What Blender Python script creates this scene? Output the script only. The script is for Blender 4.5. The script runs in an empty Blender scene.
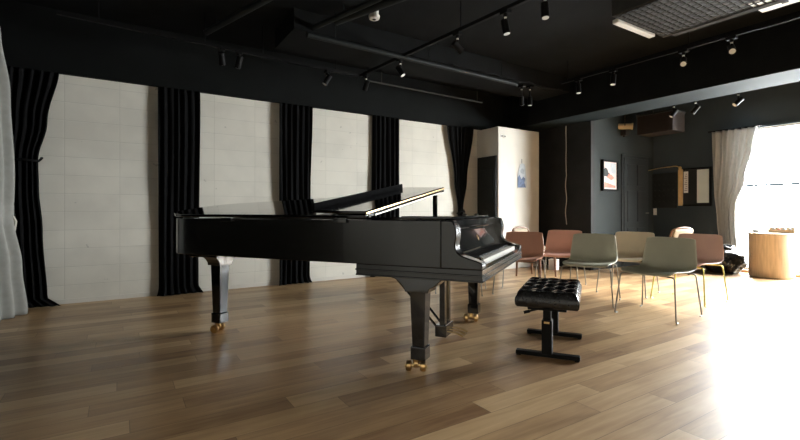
import bpy, bmesh, math, random
from mathutils import Vector, Matrix
random.seed(7)
C = bpy.context.scene.collection
PI = math.pi
R = math.radians

# ------------------------------------------------------------------ materials
def mat(name, col, rough=.5, metal=0., var=.08, nscale=6., bump=0., coat=0., spec=.5, stretch=(1,1,1), sheen=0.):
    m = bpy.data.materials.new(name); m.use_nodes = True
    nt = m.node_tree; N = nt.nodes; L = nt.links
    b = N['Principled BSDF']
    b.inputs['Roughness'].default_value = rough; b.inputs['Metallic'].default_value = metal
    b.inputs['Coat Weight'].default_value = coat; b.inputs['Coat Roughness'].default_value = .03
    b.inputs['Specular IOR Level'].default_value = spec
    b.inputs['Sheen Weight'].default_value = sheen
    tc = N.new('ShaderNodeTexCoord'); mp = N.new('ShaderNodeMapping'); mp.inputs['Scale'].default_value = stretch
    nz = N.new('ShaderNodeTexNoise'); nz.inputs['Scale'].default_value = nscale; nz.inputs['Detail'].default_value = 4
    rp = N.new('ShaderNodeValToRGB')
    lo = [max(0, c*(1-var)) for c in col]; hi = [min(1, c*(1+var)) for c in col]
    rp.color_ramp.elements[0].color = (*lo, 1); rp.color_ramp.elements[1].color = (*hi, 1)
    rp.color_ramp.elements[0].position = .3; rp.color_ramp.elements[1].position = .7
    L.new(tc.outputs['Object'], mp.inputs[0]); L.new(mp.outputs[0], nz.inputs['Vector'])
    L.new(nz.outputs['Fac'], rp.inputs[0]); L.new(rp.outputs[0], b.inputs['Base Color'])
    if bump:
        bp = N.new('ShaderNodeBump'); bp.inputs['Strength'].default_value = bump; bp.inputs['Distance'].default_value = .01
        L.new(nz.outputs['Fac'], bp.inputs['Height']); L.new(bp.outputs[0], b.inputs['Normal'])
    return m

def mnode(nt, op, a, b=None, c=None):
    n = nt.nodes.new('ShaderNodeMath'); n.operation = op
    for i, v in enumerate((a, b, c)):
        if v is None: continue
        if isinstance(v, (int, float)): n.inputs[i].default_value = v
        else: nt.links.new(v, n.inputs[i])
    return n.outputs[0]

def plank_floor():
    m = bpy.data.materials.new('oak_planks'); m.use_nodes = True
    nt = m.node_tree; N = nt.nodes; L = nt.links; b = N['Principled BSDF']
    tc = N.new('ShaderNodeTexCoord'); sp = N.new('ShaderNodeSeparateXYZ'); L.new(tc.outputs['Object'], sp.inputs[0])
    W, LN = .15, 1.25
    ry = mnode(nt, 'DIVIDE', sp.outputs[1], W); row = mnode(nt, 'FLOOR', ry); fy = mnode(nt, 'FRACT', ry)
    wn = N.new('ShaderNodeTexWhiteNoise'); wn.noise_dimensions = '1D'; L.new(row, wn.inputs['W'])
    xo = mnode(nt, 'MULTIPLY_ADD', wn.outputs['Value'], 5.7, sp.outputs[0])
    rx = mnode(nt, 'DIVIDE', xo, LN); pk = mnode(nt, 'FLOOR', rx); fx = mnode(nt, 'FRACT', rx)
    cb = N.new('ShaderNodeCombineXYZ'); L.new(row, cb.inputs[0]); L.new(pk, cb.inputs[1])
    w2 = N.new('ShaderNodeTexWhiteNoise'); w2.noise_dimensions = '2D'; L.new(cb.outputs[0], w2.inputs['Vector'])
    # grain, shifted per plank
    mp = N.new('ShaderNodeMapping'); mp.inputs['Scale'].default_value = (1.1, 16, 1)
    add = N.new('ShaderNodeVectorMath'); add.operation = 'MULTIPLY_ADD'
    L.new(w2.outputs['Color'], add.inputs[0]); add.inputs[1].default_value = (9, 9, 9); L.new(tc.outputs['Object'], add.inputs[2])
    L.new(add.outputs[0], mp.inputs[0])
    g = N.new('ShaderNodeTexNoise'); g.inputs['Scale'].default_value = 1.6; g.inputs['Detail'].default_value = 7; g.inputs['Distortion'].default_value = .7
    L.new(mp.outputs[0], g.inputs['Vector'])
    mp2 = N.new('ShaderNodeMapping'); mp2.inputs['Scale'].default_value = (2.2, 5, 1); L.new(add.outputs[0], mp2.inputs[0])
    g2 = N.new('ShaderNodeTexNoise'); g2.inputs['Scale'].default_value = 1.3; g2.inputs['Detail'].default_value = 3; L.new(mp2.outputs[0], g2.inputs['Vector'])
    v = mnode(nt, 'MULTIPLY_ADD', w2.outputs['Value'], .60, mnode(nt, 'MULTIPLY', g.outputs['Fac'], .75))
    v = mnode(nt, 'MULTIPLY_ADD', g2.outputs['Fac'], .45, v)
    v = mnode(nt, 'SUBTRACT', v, .42)
    rp = N.new('ShaderNodeValToRGB'); L.new(v, rp.inputs[0])
    e = rp.color_ramp.elements
    e[0].position = .05; e[0].color = (.215, .108, .045, 1); e[1].position = .95; e[1].color = (.69, .48, .262, 1)
    k = e.new(.5); k.color = (.475, .30, .147, 1)
    # dark seams
    ey = mnode(nt, 'MULTIPLY', mnode(nt, 'MINIMUM', fy, mnode(nt, 'SUBTRACT', 1, fy)), W)
    ex = mnode(nt, 'MULTIPLY', mnode(nt, 'MINIMUM', fx, mnode(nt, 'SUBTRACT', 1, fx)), LN)
    seam = mnode(nt, 'LESS_THAN', mnode(nt, 'MINIMUM', ey, ex), .0016)
    mx = N.new('ShaderNodeMix'); mx.data_type = 'RGBA'; L.new(mnode(nt, 'MULTIPLY', seam, .6), mx.inputs[0])
    L.new(rp.outputs[0], mx.inputs[6]); mx.inputs[7].default_value = (.07, .035, .015, 1)
    L.new(mx.outputs[2], b.inputs['Base Color'])
    L.new(mnode(nt, 'MULTIPLY_ADD', g.outputs['Fac'], .12, FLOOR_ROUGH), b.inputs['Roughness'])
    bp = N.new('ShaderNodeBump'); bp.inputs['Strength'].default_value = .12; bp.inputs['Distance'].default_value = .004
    L.new(mnode(nt, 'MULTIPLY_ADD', seam, -1., g.outputs['Fac']), bp.inputs['Height']); L.new(bp.outputs[0], b.inputs['Normal'])
    b.inputs['Specular IOR Level'].default_value = .40
    b.inputs['Coat Weight'].default_value = .30; b.inputs['Coat Roughness'].default_value = .22
    return m
FLOOR_ROUGH = .40

def block_wall(name, col, axis='XZ'):
    m = bpy.data.materials.new(name); m.use_nodes = True
    nt = m.node_tree; N = nt.nodes; L = nt.links; b = N['Principled BSDF']; b.inputs['Roughness'].default_value = .75
    tc = N.new('ShaderNodeTexCoord'); sp = N.new('ShaderNodeSeparateXYZ'); cb = N.new('ShaderNodeCombineXYZ')
    L.new(tc.outputs['Object'], sp.inputs[0]); L.new(sp.outputs[0], cb.inputs[0]); L.new(sp.outputs[2], cb.inputs[1])
    br = N.new('ShaderNodeTexBrick'); L.new(cb.outputs[0], br.inputs['Vector'])
    br.inputs['Scale'].default_value = 1; br.inputs['Brick Width'].default_value = .52; br.inputs['Row Height'].default_value = .205
    br.inputs['Mortar Size'].default_value = .0035; br.inputs['Mortar Smooth'].default_value = .6; br.offset = 0.0
    br.inputs['Color1'].default_value = (*col, 1); br.inputs['Color2'].default_value = (*[c*.95 for c in col], 1)
    br.inputs['Mortar'].default_value = (*[c*.82 for c in col], 1)
    nz = N.new('ShaderNodeTexNoise'); nz.inputs['Scale'].default_value = 2.2; nz.inputs['Detail'].default_value = 6
    L.new(tc.outputs['Object'], nz.inputs['Vector'])
    rp = N.new('ShaderNodeValToRGB'); rp.color_ramp.elements[0].color = (.9, .9, .9, 1); rp.color_ramp.elements[1].color = (1, 1, 1, 1)
    rp.color_ramp.elements[0].position = .35; rp.color_ramp.elements[1].position = .6; L.new(nz.outputs['Fac'], rp.inputs[0])
    mx = N.new('ShaderNodeMix'); mx.data_type = 'RGBA'; mx.blend_type = 'MULTIPLY'; mx.inputs[0].default_value = 1
    L.new(br.outputs['Color'], mx.inputs[6]); L.new(rp.outputs[0], mx.inputs[7])
    # paint chips
    vz = N.new('ShaderNodeTexNoise'); vz.inputs['Scale'].default_value = 9; L.new(tc.outputs['Object'], vz.inputs['Vector'])
    chip = mnode(nt, 'MULTIPLY', mnode(nt, 'GREATER_THAN', vz.outputs['Fac'], .74), .45)
    m2 = N.new('ShaderNodeMix'); m2.data_type = 'RGBA'; L.new(chip, m2.inputs[0]); L.new(mx.outputs[2], m2.inputs[6]); m2.inputs[7].default_value = (.3, .29, .26, 1)
    L.new(m2.outputs[2], b.inputs['Base Color'])
    bp = N.new('ShaderNodeBump'); bp.inputs['Strength'].default_value = .5; bp.inputs['Distance'].default_value = .006
    h = mnode(nt, 'MULTIPLY_ADD', br.outputs['Fac'], -1, mnode(nt, 'MULTIPLY', nz.outputs['Fac'], .6))
    L.new(h, bp.inputs['Height']); L.new(bp.outputs[0], b.inputs['Normal'])
    return m

def pane_mat(name='window_glass', tint=(.97, .985, .98)):
    m = bpy.data.materials.new(name); m.use_nodes = True
    nt = m.node_tree; N = nt.nodes; L = nt.links; N.remove(N['Principled BSDF'])
    t = N.new('ShaderNodeBsdfTransparent'); t.inputs[0].default_value = (*tint, 1)
    g = N.new('ShaderNodeBsdfGlossy'); g.inputs['Roughness'].default_value = .02
    lw = N.new('ShaderNodeLayerWeight'); lw.inputs[0].default_value = .15
    mx = N.new('ShaderNodeMixShader'); L.new(mnode(nt, 'MULTIPLY', lw.outputs['Fresnel'], .6), mx.inputs[0])
    L.new(t.outputs[0], mx.inputs[1]); L.new(g.outputs[0], mx.inputs[2]); L.new(mx.outputs[0], N['Material Output'].inputs[0])
    return m

def translucent(m, col, f):
    nt = m.node_tree; N = nt.nodes; L = nt.links
    t = N.new('ShaderNodeBsdfTranslucent'); t.inputs[0].default_value = (*col, 1); mx = N.new('ShaderNodeMixShader'); mx.inputs[0].default_value = f
    L.new(N['Principled BSDF'].outputs[0], mx.inputs[1]); L.new(t.outputs[0], mx.inputs[2]); L.new(mx.outputs[0], N['Material Output'].inputs[0])
    return m
M = dict(
    floor=plank_floor(),
    block=block_wall('white_painted_block', (.71, .68, .60)),
    white=mat('warm_white_paint', (.64, .605, .54), .7, var=.04, nscale=3, bump=.05),
    blackpaint=mat('black_paint', (.007, .0075, .0075), .8, var=.25, nscale=4, bump=.1, spec=.08),
    soffit=mat('black_green_paint', (.0055, .0062, .006), .85, var=.2, nscale=3, spec=.1),
    returnpaint=mat('black_return_paint', (.016, .016, .0155), .7, var=.2, nscale=4, spec=.2),
    bluegrey=mat('blue_grey_paint', (.042, .054, .063), .7, var=.08, nscale=2, spec=.1),
    beampaint=mat('beam_paint', (.013, .018, .020), .8, var=.1, nscale=2, spec=.08),
    greygreen=mat('grey_green_paint', (.030, .0345, .034), .7, var=.06, nscale=2, spec=.08),
    darkpanel=mat('dark_panel', (.016, .0175, .017), .5, var=.15, spec=.25),
    ebony=mat('ebony_polish', (.0045, .0045, .0045), .09, var=.2, coat=.6, spec=.55),
    satin=mat('satin_ebony', (.008, .008, .0072), .24, var=.12, nscale=3, spec=.5, coat=.35),
    blackmetal=mat('black_metal', (.006, .006, .006), .5, metal=.0, var=.2, spec=.08),
    brass=mat('brass', (.62, .43, .20), .28, metal=1, var=.12),
    chrome=mat('chrome_tube', (.24, .225, .195), .5, metal=1, var=.06),
    gold=mat('gold_plate', (.72, .50, .20), .35, metal=1, var=.1),
    felt=mat('red_felt', (.22, .03, .02), .95, var=.2, nscale=40),
    ivory=mat('white_key_plastic', (.82, .80, .74), .25, var=.03),
    ebkey=mat('black_key_plastic', (.012, .012, .012), .3, var=.2),
    leather=mat('black_leather', (.012, .012, .013), .25, var=.25, nscale=60, bump=.015, spec=.5),
    drape=mat('black_drape', (.007, .007, .0073), .95, var=.3, nscale=14, stretch=(6, 6, .6), spec=.05),
    linen=translucent(mat('beige_linen', (.50, .50, .49), .9, var=.08, nscale=30, stretch=(3, 3, .5), spec=.05), (.56, .55, .53), .22),
    sheer=mat('pale_grey_cotton', (.27, .267, .245), .9, var=.08, nscale=20, bump=.05),
    brownshell=mat('terracotta_shell', (.60, .31, .21), .45, var=.05),
    pinkshell=mat('dusty_rose_shell', (.68, .38, .29), .45, var=.05),
    sageshell=mat('sage_green_shell', (.48, .47, .36), .45, var=.05),
    beigeshell=mat('taupe_shell', (.58, .48, .35), .45, var=.05),
    mauveshell=mat('mauve_shell', (.58, .36, .30), .45, var=.05),
    reflecttube=mat('tube_yellow_reflection', (.50, .46, .10), .3, metal=.6, var=.06),  # yellow-green reflection on metal legs, painted into their colour
    wood=mat('dark_chair_wood', (.16, .075, .035), .4, var=.25, nscale=8, stretch=(1, 1, 8)),
    cream=mat('cream_upholstery', (.34, .28, .20), .85, var=.08, nscale=30, bump=.1),
    oak=mat('oak_veneer', (.56, .41, .26), .45, var=.16, nscale=5, stretch=(7, 7, .7)),
    trimwood=mat('orange_brown_sill', (.42, .23, .11), .45, var=.15, nscale=8),
    strip=mat('pine_strip', (.62, .42, .20), .5, var=.15, nscale=9),
    paper=mat('white_paper', (.78, .76, .74), .8, var=.04),
    ink=mat('grey_ink', (.25, .2, .22), .8, var=.1),
    pale=mat('pale_grey_panel', (.60, .66, .66), .6, var=.04),
    plastic=mat('white_plastic', (.74, .72, .67), .45, var=.03),
    lens=mat('frosted_lens', (.8, .8, .78), .25, var=.03),
    grille=mat('grey_grille', (.040, .039, .036), .8, var=.15, spec=.05),
    grilledark=mat('grille_dark', (.02, .02, .02), .7, var=.2),
    duct=mat('black_duct', (.011, .013, .013), .55, var=.2, nscale=3, spec=.15),
    bag=mat('black_plastic_bag', (.016, .016, .017), .18, var=.3, nscale=10, bump=.6),
    brownbox=mat('brown_board', (.020, .014, .011), .6, var=.2, nscale=4, spec=.2),
    tan=mat('tan_card', (.52, .38, .22), .6, var=.1),
    artpink=mat('print_pink', (.72, .55, .52), .6, var=.15, nscale=7),
    artred=mat('print_red', (.55, .20, .14), .6, var=.3, nscale=9),
    artblue=mat('print_blue', (.075, .115, .22), .6, var=.6, nscale=26),
    artwhite=mat('print_white', (.46, .49, .52), .6, var=.14, nscale=22),
    artgrey=mat('print_grey', (.30, .33, .38), .6, var=.2, nscale=12),
    cable=mat('pale_cable', (.45, .42, .36), .6, var=.05),
    outside=mat('pale_render', (.8, .8, .8), .8, var=.03),
    leaf=mat('green_leaf', (.10, .18, .07), .5, var=.4, nscale=20),
    darkrail=mat('dark_rail', (.011, .013, .014), .9, var=.05, spec=0),
    pane=pane_mat(),
    smoke=pane_mat('fill_window_glass', (.38, .36, .325)),  # dims the light of the added window behind the camera
)

# ------------------------------------------------------------------ mesh helpers
def box(bm, lo, hi, bev=0., mtx=None):
    lo = Vector(lo); hi = Vector(hi); c = (lo+hi)/2; s = hi-lo
    r = bmesh.ops.create_cube(bm, size=1, matrix=Matrix.Translation(c) @ Matrix.Diagonal((*s, 1)))
    vs = r['verts']
    if bev:
        es = list({e for v in vs for e in v.link_edges})
        q = bmesh.ops.bevel(bm, geom=es, offset=bev, segments=2, profile=.5, affect='EDGES')
        vs = list({v for f in q['faces'] for v in f.verts} | {v for v in vs if v.is_valid})
    if mtx is not None: bmesh.ops.transform(bm, matrix=mtx, verts=[v for v in vs if v.is_valid])
    return vs

def frame_of(d):
    d = d.normalized(); u = d.cross(Vector((0, 0, 1)))
    if u.length < 1e-4: u = Vector((1, 0, 0))
    u.normalize(); return u, d.cross(u)

def tube(bm, pts, r, seg=8, caps=True):
    pts = [Vector(p) for p in pts]; n = len(pts); rr = r if isinstance(r, (list, tuple)) else [r]*n
    rings = []; u = None
    for i, p in enumerate(pts):
        d = (pts[min(i+1, n-1)]-pts[max(i-1, 0)]).normalized()
        if u is None: u, w = frame_of(d)
        else:
            u = (u-d*u.dot(d)).normalized(); w = d.cross(u)
        rings.append([bm.verts.new(p+(u*math.cos(a)+w*math.sin(a))*rr[i]) for a in [2*PI*k/seg for k in range(seg)]])
    for a, b in zip(rings, rings[1:]):
        for k in range(seg): bm.faces.new((a[k], a[(k+1) % seg], b[(k+1) % seg], b[k]))
    if caps: bm.faces.new(rings[0][::-1]); bm.faces.new(rings[-1])

def rounded(pts, rad, n=5):
    """polyline with rounded corners"""
    pts = [Vector(p) for p in pts]; out = [pts[0]]
    for a, p, b in zip(pts, pts[1:], pts[2:]):
        da = (a-p); db = (b-p); r = min(rad, da.length*.45, db.length*.45)
        s = p+da.normalized()*r; e = p+db.normalized()*r
        for k in range(n+1):
            t = k/n; out.append(s*(1-t)**2+p*2*t*(1-t)+e*t*t)
    return out+[pts[-1]]

def lathe(bm, prof, c=(0, 0, 0), seg=24, axis=None):
    c = Vector(c); rings = []
    q = Vector((0, 0, 1)).rotation_difference(Vector(axis)) if axis is not None else None
    for r, z in prof:
        ring = []
        for k in range(seg):
            a = 2*PI*k/seg; v = Vector((r*math.cos(a), r*math.sin(a), z))
            if q: v = q @ v
            ring.append(bm.verts.new(c+v))
        rings.append(ring)
    for a, b in zip(rings, rings[1:]):
        for k in range(seg): bm.faces.new((a[k], a[(k+1) % seg], b[(k+1) % seg], b[k]))
    bm.faces.new(rings[0][::-1]); bm.faces.new(rings[-1])

def prism(bm, poly, a, b, fn):
    """polygon (p,q) extruded from a to b; fn(p,q,h)->xyz"""
    lo = [bm.verts.new(fn(p, q, a)) for p, q in poly]; hi = [bm.verts.new(fn(p, q, b)) for p, q in poly]
    n = len(poly)
    for i in range(n): bm.faces.new((lo[i], lo[(i+1) % n], hi[(i+1) % n], hi[i]))
    bm.faces.new(lo[::-1]); bm.faces.new(hi)

def obj(name, bm, m, parent=None, smooth=None, bevel=0., solid=0., sub=0):
    bmesh.ops.remove_doubles(bm, verts=bm.verts, dist=1e-6)
    bmesh.ops.recalc_face_normals(bm, faces=bm.faces)
    me = bpy.data.meshes.new(name); bm.to_mesh(me); bm.free()
    me.materials.append(M[m] if isinstance(m, str) else m)
    o = bpy.data.objects.new(name, me); C.objects.link(o)
    if parent: o.parent = parent
    if solid:
        s = o.modifiers.new('thick', 'SOLIDIFY'); s.thickness = solid; s.offset = 0
    if bevel:
        bv = o.modifiers.new('bevel', 'BEVEL'); bv.width = bevel; bv.segments = 2; bv.limit_method = 'ANGLE'; bv.angle_limit = R(40)
        bv.harden_normals = False
    if sub:
        s = o.modifiers.new('sub', 'SUBSURF'); s.levels = sub; s.render_levels = sub
    if smooth is not None:
        for p in me.polygons: p.use_smooth = True
        try: me.set_sharp_from_angle(angle=R(smooth))
        except Exception: pass
    return o

def thing(name, label, cat, loc=(0, 0, 0), rz=0, group=None):
    o = bpy.data.objects.new(name, None); C.objects.link(o); o.empty_display_size = .1
    o.location = loc; o.rotation_euler = (0, 0, rz)
    return tag(o, label, cat, group)
def tag(o, label, cat, group=None):
    o['label'] = label; o['category'] = cat
    if group: o['group'] = group
    return o
def struct(name, bm, m, parent=None, **k):
    o = obj(name, bm, m, parent, **k)
    if parent is None: o['kind'] = 'structure'
    return o
def B(lo, hi, bev=0.):
    bm = bmesh.new(); box(bm, lo, hi, bev); return bm
def dup(root, loc, rz, label, remat=None):
    r = root.copy(); C.objects.link(r); r.location = loc; r.rotation_euler = (0, 0, rz); r['label'] = label
    def rec(src, dst):
        for ch in list(src.children):
            c = ch.copy(); C.objects.link(c); c.parent = dst
            if remat and ch.name.split('.')[0] in remat:
                c.data = ch.data.copy(); c.data.materials.clear(); c.data.materials.append(M[remat[ch.name.split('.')[0]]])
            rec(ch, c)
    rec(root, r); return r

# ------------------------------------------------------------------ the room
YL, XE, YR, XB, ZC = 6.15, 9.0, -3.8, -1.3, 3.25
struct('floor', B((XB-.2, YR-.2, -.1), (XE+.2, YL+.2, 0)), 'floor')
struct('ceiling', B((XB-.2, YR-.2, ZC), (XE+.2, YL+.2, ZC+.15)), 'blackpaint')
struct('wall_left', B((XB-.2, YL, 0), (XE+.2, YL+.2, ZC)), 'block')
struct('trim_1', B((XB, 6.10, 2.555), (6.35, YL, ZC)), 'soffit')            # black fascia above the white wall
BY0, BY1, BZ0, BZ1 = -3.6, -1.6, .9, 2.4
bm = bmesh.new(); box(bm, (XB-.2, YR, 0), (XB, BY0, ZC)); box(bm, (XB-.2, BY1, 0), (XB, 2.6, ZC)); box(bm, (XB-.2, BY0, 0), (XB, BY1, BZ0)); box(bm, (XB-.2, BY0, BZ1), (XB, BY1, ZC))
struct('wall_back', bm, 'white')  # unseen wall, its white chosen to bounce light onto piano and chairs
struct('wall_rear', B((XB-.2, 2.6, 0), (XB, YL, ZC)), 'blackpaint')
bm = bmesh.new()
for a in ((BY0, BZ0, BY1, BZ0+.05), (BY0, BZ1-.05, BY1, BZ1), (BY0, BZ0, BY0+.05, BZ1), (BY1-.05, BZ0, BY1, BZ1), ((BY0+BY1)/2-.025, BZ0, (BY0+BY1)/2+.025, BZ1)): box(bm, (XB-.13, a[0], a[1]), (XB-.06, a[2], a[3]))
w2 = struct('fill_window', bm, 'outside')  # unseen window added behind the camera as soft fill for the chairs
bm = bmesh.new(); box(bm, (XB-.1, BY0, BZ0), (XB-.09, BY1, BZ1)); struct('window_pane', bm, 'smoke', w2)
struct('wall_right', B((XB-.2, YR-.2, 0), (XE+.2, YR, ZC)), 'blackpaint')
# end wall with a wide window opening
WY0, WY1, WZ1 = .5, 3.36, 2.45
bm = bmesh.new()
box(bm, (XE, WY1, 0), (XE+.2, YL, ZC)); box(bm, (XE, YR, 0), (XE+.2, WY0, ZC)); box(bm, (XE, WY0, WZ1), (XE+.2, WY1, ZC))
struct('wall_end', bm, 'bluegrey')
# inner corner: black return wall and grey wall with the door
struct('wall_return', B((6.96, 4.7, 0), (7.06, YL, ZC)), 'returnpaint')
struct('wall_grey', B((7.06, 4.7, 0), (XE, 4.84, ZC)), 'greygreen')
# dropped beam across the room
struct('ceiling_beam', B((6.36, YR, 2.62), (7.0, YL, ZC)), 'beampaint')
bm = bmesh.new(); box(bm, (6.345, YR, 2.615), (6.36, YL, ZC)); struct('trim_2', bm, 'blackpaint')
# window
wf = bmesh.new()
box(wf, (XE+.04, WY0, WZ1-.05), (XE+.12, WY1, WZ1)); box(wf, (XE+.04, WY0, 0.03), (XE+.12, WY1, .08))
for y in (WY0, WY1-.05): box(wf, (XE+.04, y, .03), (XE+.12, y+.05, WZ1))
w = struct('window_1', wf, 'outside')
pb = bmesh.new(); box(pb, (XE+.075, WY0, .05), (XE+.085, WY1, WZ1-.02)); struct('window_pane', pb, 'pane', w)
struct('trim_3', B((XE-.1, WY0, 0), (XE+.03, WY1, .045)), 'trimwood')
struct('trim_4', B((XE-.03, WY0, WZ1-.02), (XE, WY1, WZ1+.03)), 'bluegrey')
# white boxed-in column standing out from the left wall
struct('wall_box', B((5.62, 5.60, 0), (6.68, YL, 2.53), .006), 'white')
# black door in the side of the box
d1 = struct('door_1', B((5.585, 5.63, 0), (5.62, 6.10, 2.02), .004), 'darkpanel')
bm = bmesh.new(); box(bm, (5.576, 5.69, .12), (5.586, 6.05, .95), .004); box(bm, (5.576, 5.69, 1.05), (5.586, 6.05, 1.78), .004); struct('door_panel', bm, 'darkpanel', d1)
# grey panelled door in the grey wall
d2 = struct('door_2', B((7.93, 4.665, 0), (8.72, 4.70, 2.04), .004), 'darkpanel')
bm = bmesh.new()
for x in (8.02, 8.36):
    for z0, z1 in ((.15, .72), (.84, 1.42), (1.52, 1.92)): box(bm, (x, 4.655, z0), (x+.27, 4.667, z1), .005)
struct('door_panel', bm, 'darkpanel', d2)
bm = bmesh.new(); tube(bm, [(8.66, 4.665, 1.0), (8.66, 4.61, 1.0), (8.56, 4.61, 1.0)], .01); struct('door_handle', bm, 'chrome', d2)
bm = bmesh.new()
for a in ((7.87, 4.68, 0, 7.93, 4.70, 2.1), (8.72, 4.68, 0, 8.78, 4.70, 2.1), (7.87, 4.68, 2.04, 8.78, 4.70, 2.1)): box(bm, a[:3], a[3:], .003)
struct('trim_5', bm, 'darkpanel')
struct('baseboard_left', B((XB, YL-.012, 0), (5.62, YL, .05)), 'white')
struct('baseboard_grey', B((7.0, 4.688, 0), (7.87, 4.70, .08)), 'darkpanel')
# black bulkhead duct hanging under the ceiling, running towards the beam
struct('trim_6', B((1.6, 4.66, 3.02), (6.34, 5.35, ZC)), 'blackpaint')

# ------------------------------------------------------------------ curtains
def sheet(fn, nu, nv):
    bm = bmesh.new()
    g = [[bm.verts.new(fn(i/nu, j/nv)) for i in range(nu+1)] for j in range(nv+1)]
    for j in range(nv):
        for i in range(nu): bm.faces.new((g[j][i], g[j][i+1], g[j+1][i+1], g[j+1][i]))
    return bm
def lerp_tab(tab, z):
    for (z0, a), (z1, b) in zip(tab, tab[1:]):
        if z0 <= z <= z1:
            t = (z-z0)/(z1-z0); t = t*t*(3-2*t); return a+(b-a)*t
    return tab[0][1] if z < tab[0][0] else tab[-1][1]
def drape(tabL, tabR, y, top, folds, amp, seed, base=.004, puddle=.05):
    rnd = random.Random(seed); ph = [rnd.uniform(0, 6.28) for _ in range(4)]
    def fn(u, v):
        z = base+(top-base)*v
        a, b = lerp_tab(tabL, z), lerp_tab(tabR, z)
        w = b-a
        uu = u+.012*math.sin(9*u+ph[0])
        x = a+w*uu
        f = amp*(.55+.45*min(1, w/.35))*math.sin(2*PI*folds*u+ph[1]+.5*math.sin(2.3*z+ph[2]))+.25*amp*math.sin(2*PI*folds*2.3*u+ph[3])
        yy = y+f
        if z < .12: yy -= puddle*(1-z/.12)**2*(.6+.4*math.sin(7*u+ph[0])); x += (u-.5)*.05*(1-z/.12)**2
        return (x, yy, z)
    return sheet(fn, int(folds*12), 60)
def drape_thing(label, tabL, tabR, folds, seed, tie=None, y=6.095, amp=.018):
    t = thing('black_curtain', label, 'curtain', ((tabL[0][1]+tabR[0][1])/2, y, 0), 0, 'black drapes along the white wall')
    cx = t.location.x
    L0 = [(z, x-cx) for z, x in tabL]; R0 = [(z, x-cx) for z, x in tabR]
    obj('drape', drape(L0, R0, 0, 2.552, folds, amp, seed), 'drape', t, smooth=80, solid=.006)
    if tie:
        bm = bmesh.new(); z, xa, xb = tie
        tube(bm, [(xa-cx-.02, -.0, z-.03), (xa-cx, -.05, z), ((xa+xb)/2-cx, -.06, z+.01), (xb-cx, -.05, z), (xb-cx+.02, 0, z+.04)], .014)
        obj('tieback', bm, 'blackmetal', t, smooth=60)
    return t
S = lambda a, b, bb=None: [(0, a), (2.6, b)]
drape_thing('black curtain gathered by a tieback beside the far left white curtain',
            [(0, -1.10), (.8, -1.10), (1.58, -1.08), (2.6, -1.12)],
            [(0, -.56), (.1, -.66), (.8, -.70), (1.3, -.735), (1.58, -.74), (2.0, -.66), (2.6, -.555)], 7, 1, (1.57, -.99, -.73))
drape_thing('black curtain hanging behind the tail end of the piano',
            [(0, .405), (2.6, .395)], [(0, .87), (.1, .84), (2.6, .86)], 6, 2)
drape_thing('black curtain behind the piano lid, between second and third white wall bays',
            [(0, 1.88), (2.6, 1.875)], [(0, 2.33), (1.3, 2.345), (2.6, 2.375)], 6, 3)
drape_thing('black curtain between third and fourth white wall bays behind raised lid',
            [(0, 3.33), (2.6, 3.37)], [(0, 3.87), (2.6, 3.88)], 6, 4)
drape_thing('black curtain tapering to a tied waist beside the white box column',
            [(0, 5.02), (.7, 5.09), (1.05, 5.12), (1.6, 5.03), (2.6, 4.86)],
            [(0, 5.34), (.7, 5.26), (1.05, 5.22), (1.6, 5.31), (2.6, 5.47)], 6, 5, (1.02, 5.11, 5.23))
# pale curtain at the far left, pulled to the near wall
t = thing('pale_curtain', 'pale grey cotton curtain tied with a cord at the far left edge', 'curtain', (-.83, 5.62, 0))
def pf(u, v):
    z = .005+2.93*v
    pull = lerp_tab([(0, 0), (.5, .045), (.95, .11), (1.4, .10), (2.2, .13), (2.75, .20), (3.0, .26)], z)
    x0, y0 = .065-pull, .18-pull*.4; x1, y1 = -.40, -.62
    f = .030*math.sin(2*PI*6*u+1.1+.3*math.sin(2*z))*(1 if z < .9 or z > 1.1 else .6)
    x = x0+(x1-x0)*u; y = y0+(y1-y0)*u
    return (x-f*.85, y+f*.5, z)
obj('drape', sheet(pf, 84, 60), 'sheer', t, smooth=80, solid=.006)
bm = bmesh.new(); tube(bm, [(-.34, -.45, .98), (-.13, .02, .96), (-.06, .12, .98), (-.045, .15, .93), (-.06, .12, .80), (-.05, .12, .70)], .012); obj('tie_cord', bm, 'cable', t, smooth=60)
# beige curtain by the window, gathered into the bag
t = thing('beige_curtain', 'beige linen curtain beside the bright window, gathered towards its foot', 'curtain', (8.84, 3.3, 0))
tabA = [(0, .17), (.42, .19), (.9, .23), (1.4, .27), (2.5, .29)]     # left edge in picture = larger Y
tabB = [(0, -.06), (.42, -.08), (.75, -.06), (1.1, -.06), (1.6, -.20), (2.1, -.31), (2.5, -.37)]
def cf(u, v):
    z = .455+1.975*v
    a, b = lerp_tab(tabA, z), lerp_tab(tabB, z)
    y = a+(b-a)*u; w = a-b
    return ((.055*math.sin(2*PI*7*u+.5*math.sin(2*z))+.012*math.sin(2*PI*17*u))*(.35+w), y, z)
obj('drape', sheet(cf, 96, 50), 'linen', t, smooth=80, solid=.005)
bm = bmesh.new(); tube(bm, [(0, .36, 2.44), (0, -.42, 2.44)], .012); obj('curtain_rail', bm, 'blackmetal', t, smooth=60)

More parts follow.
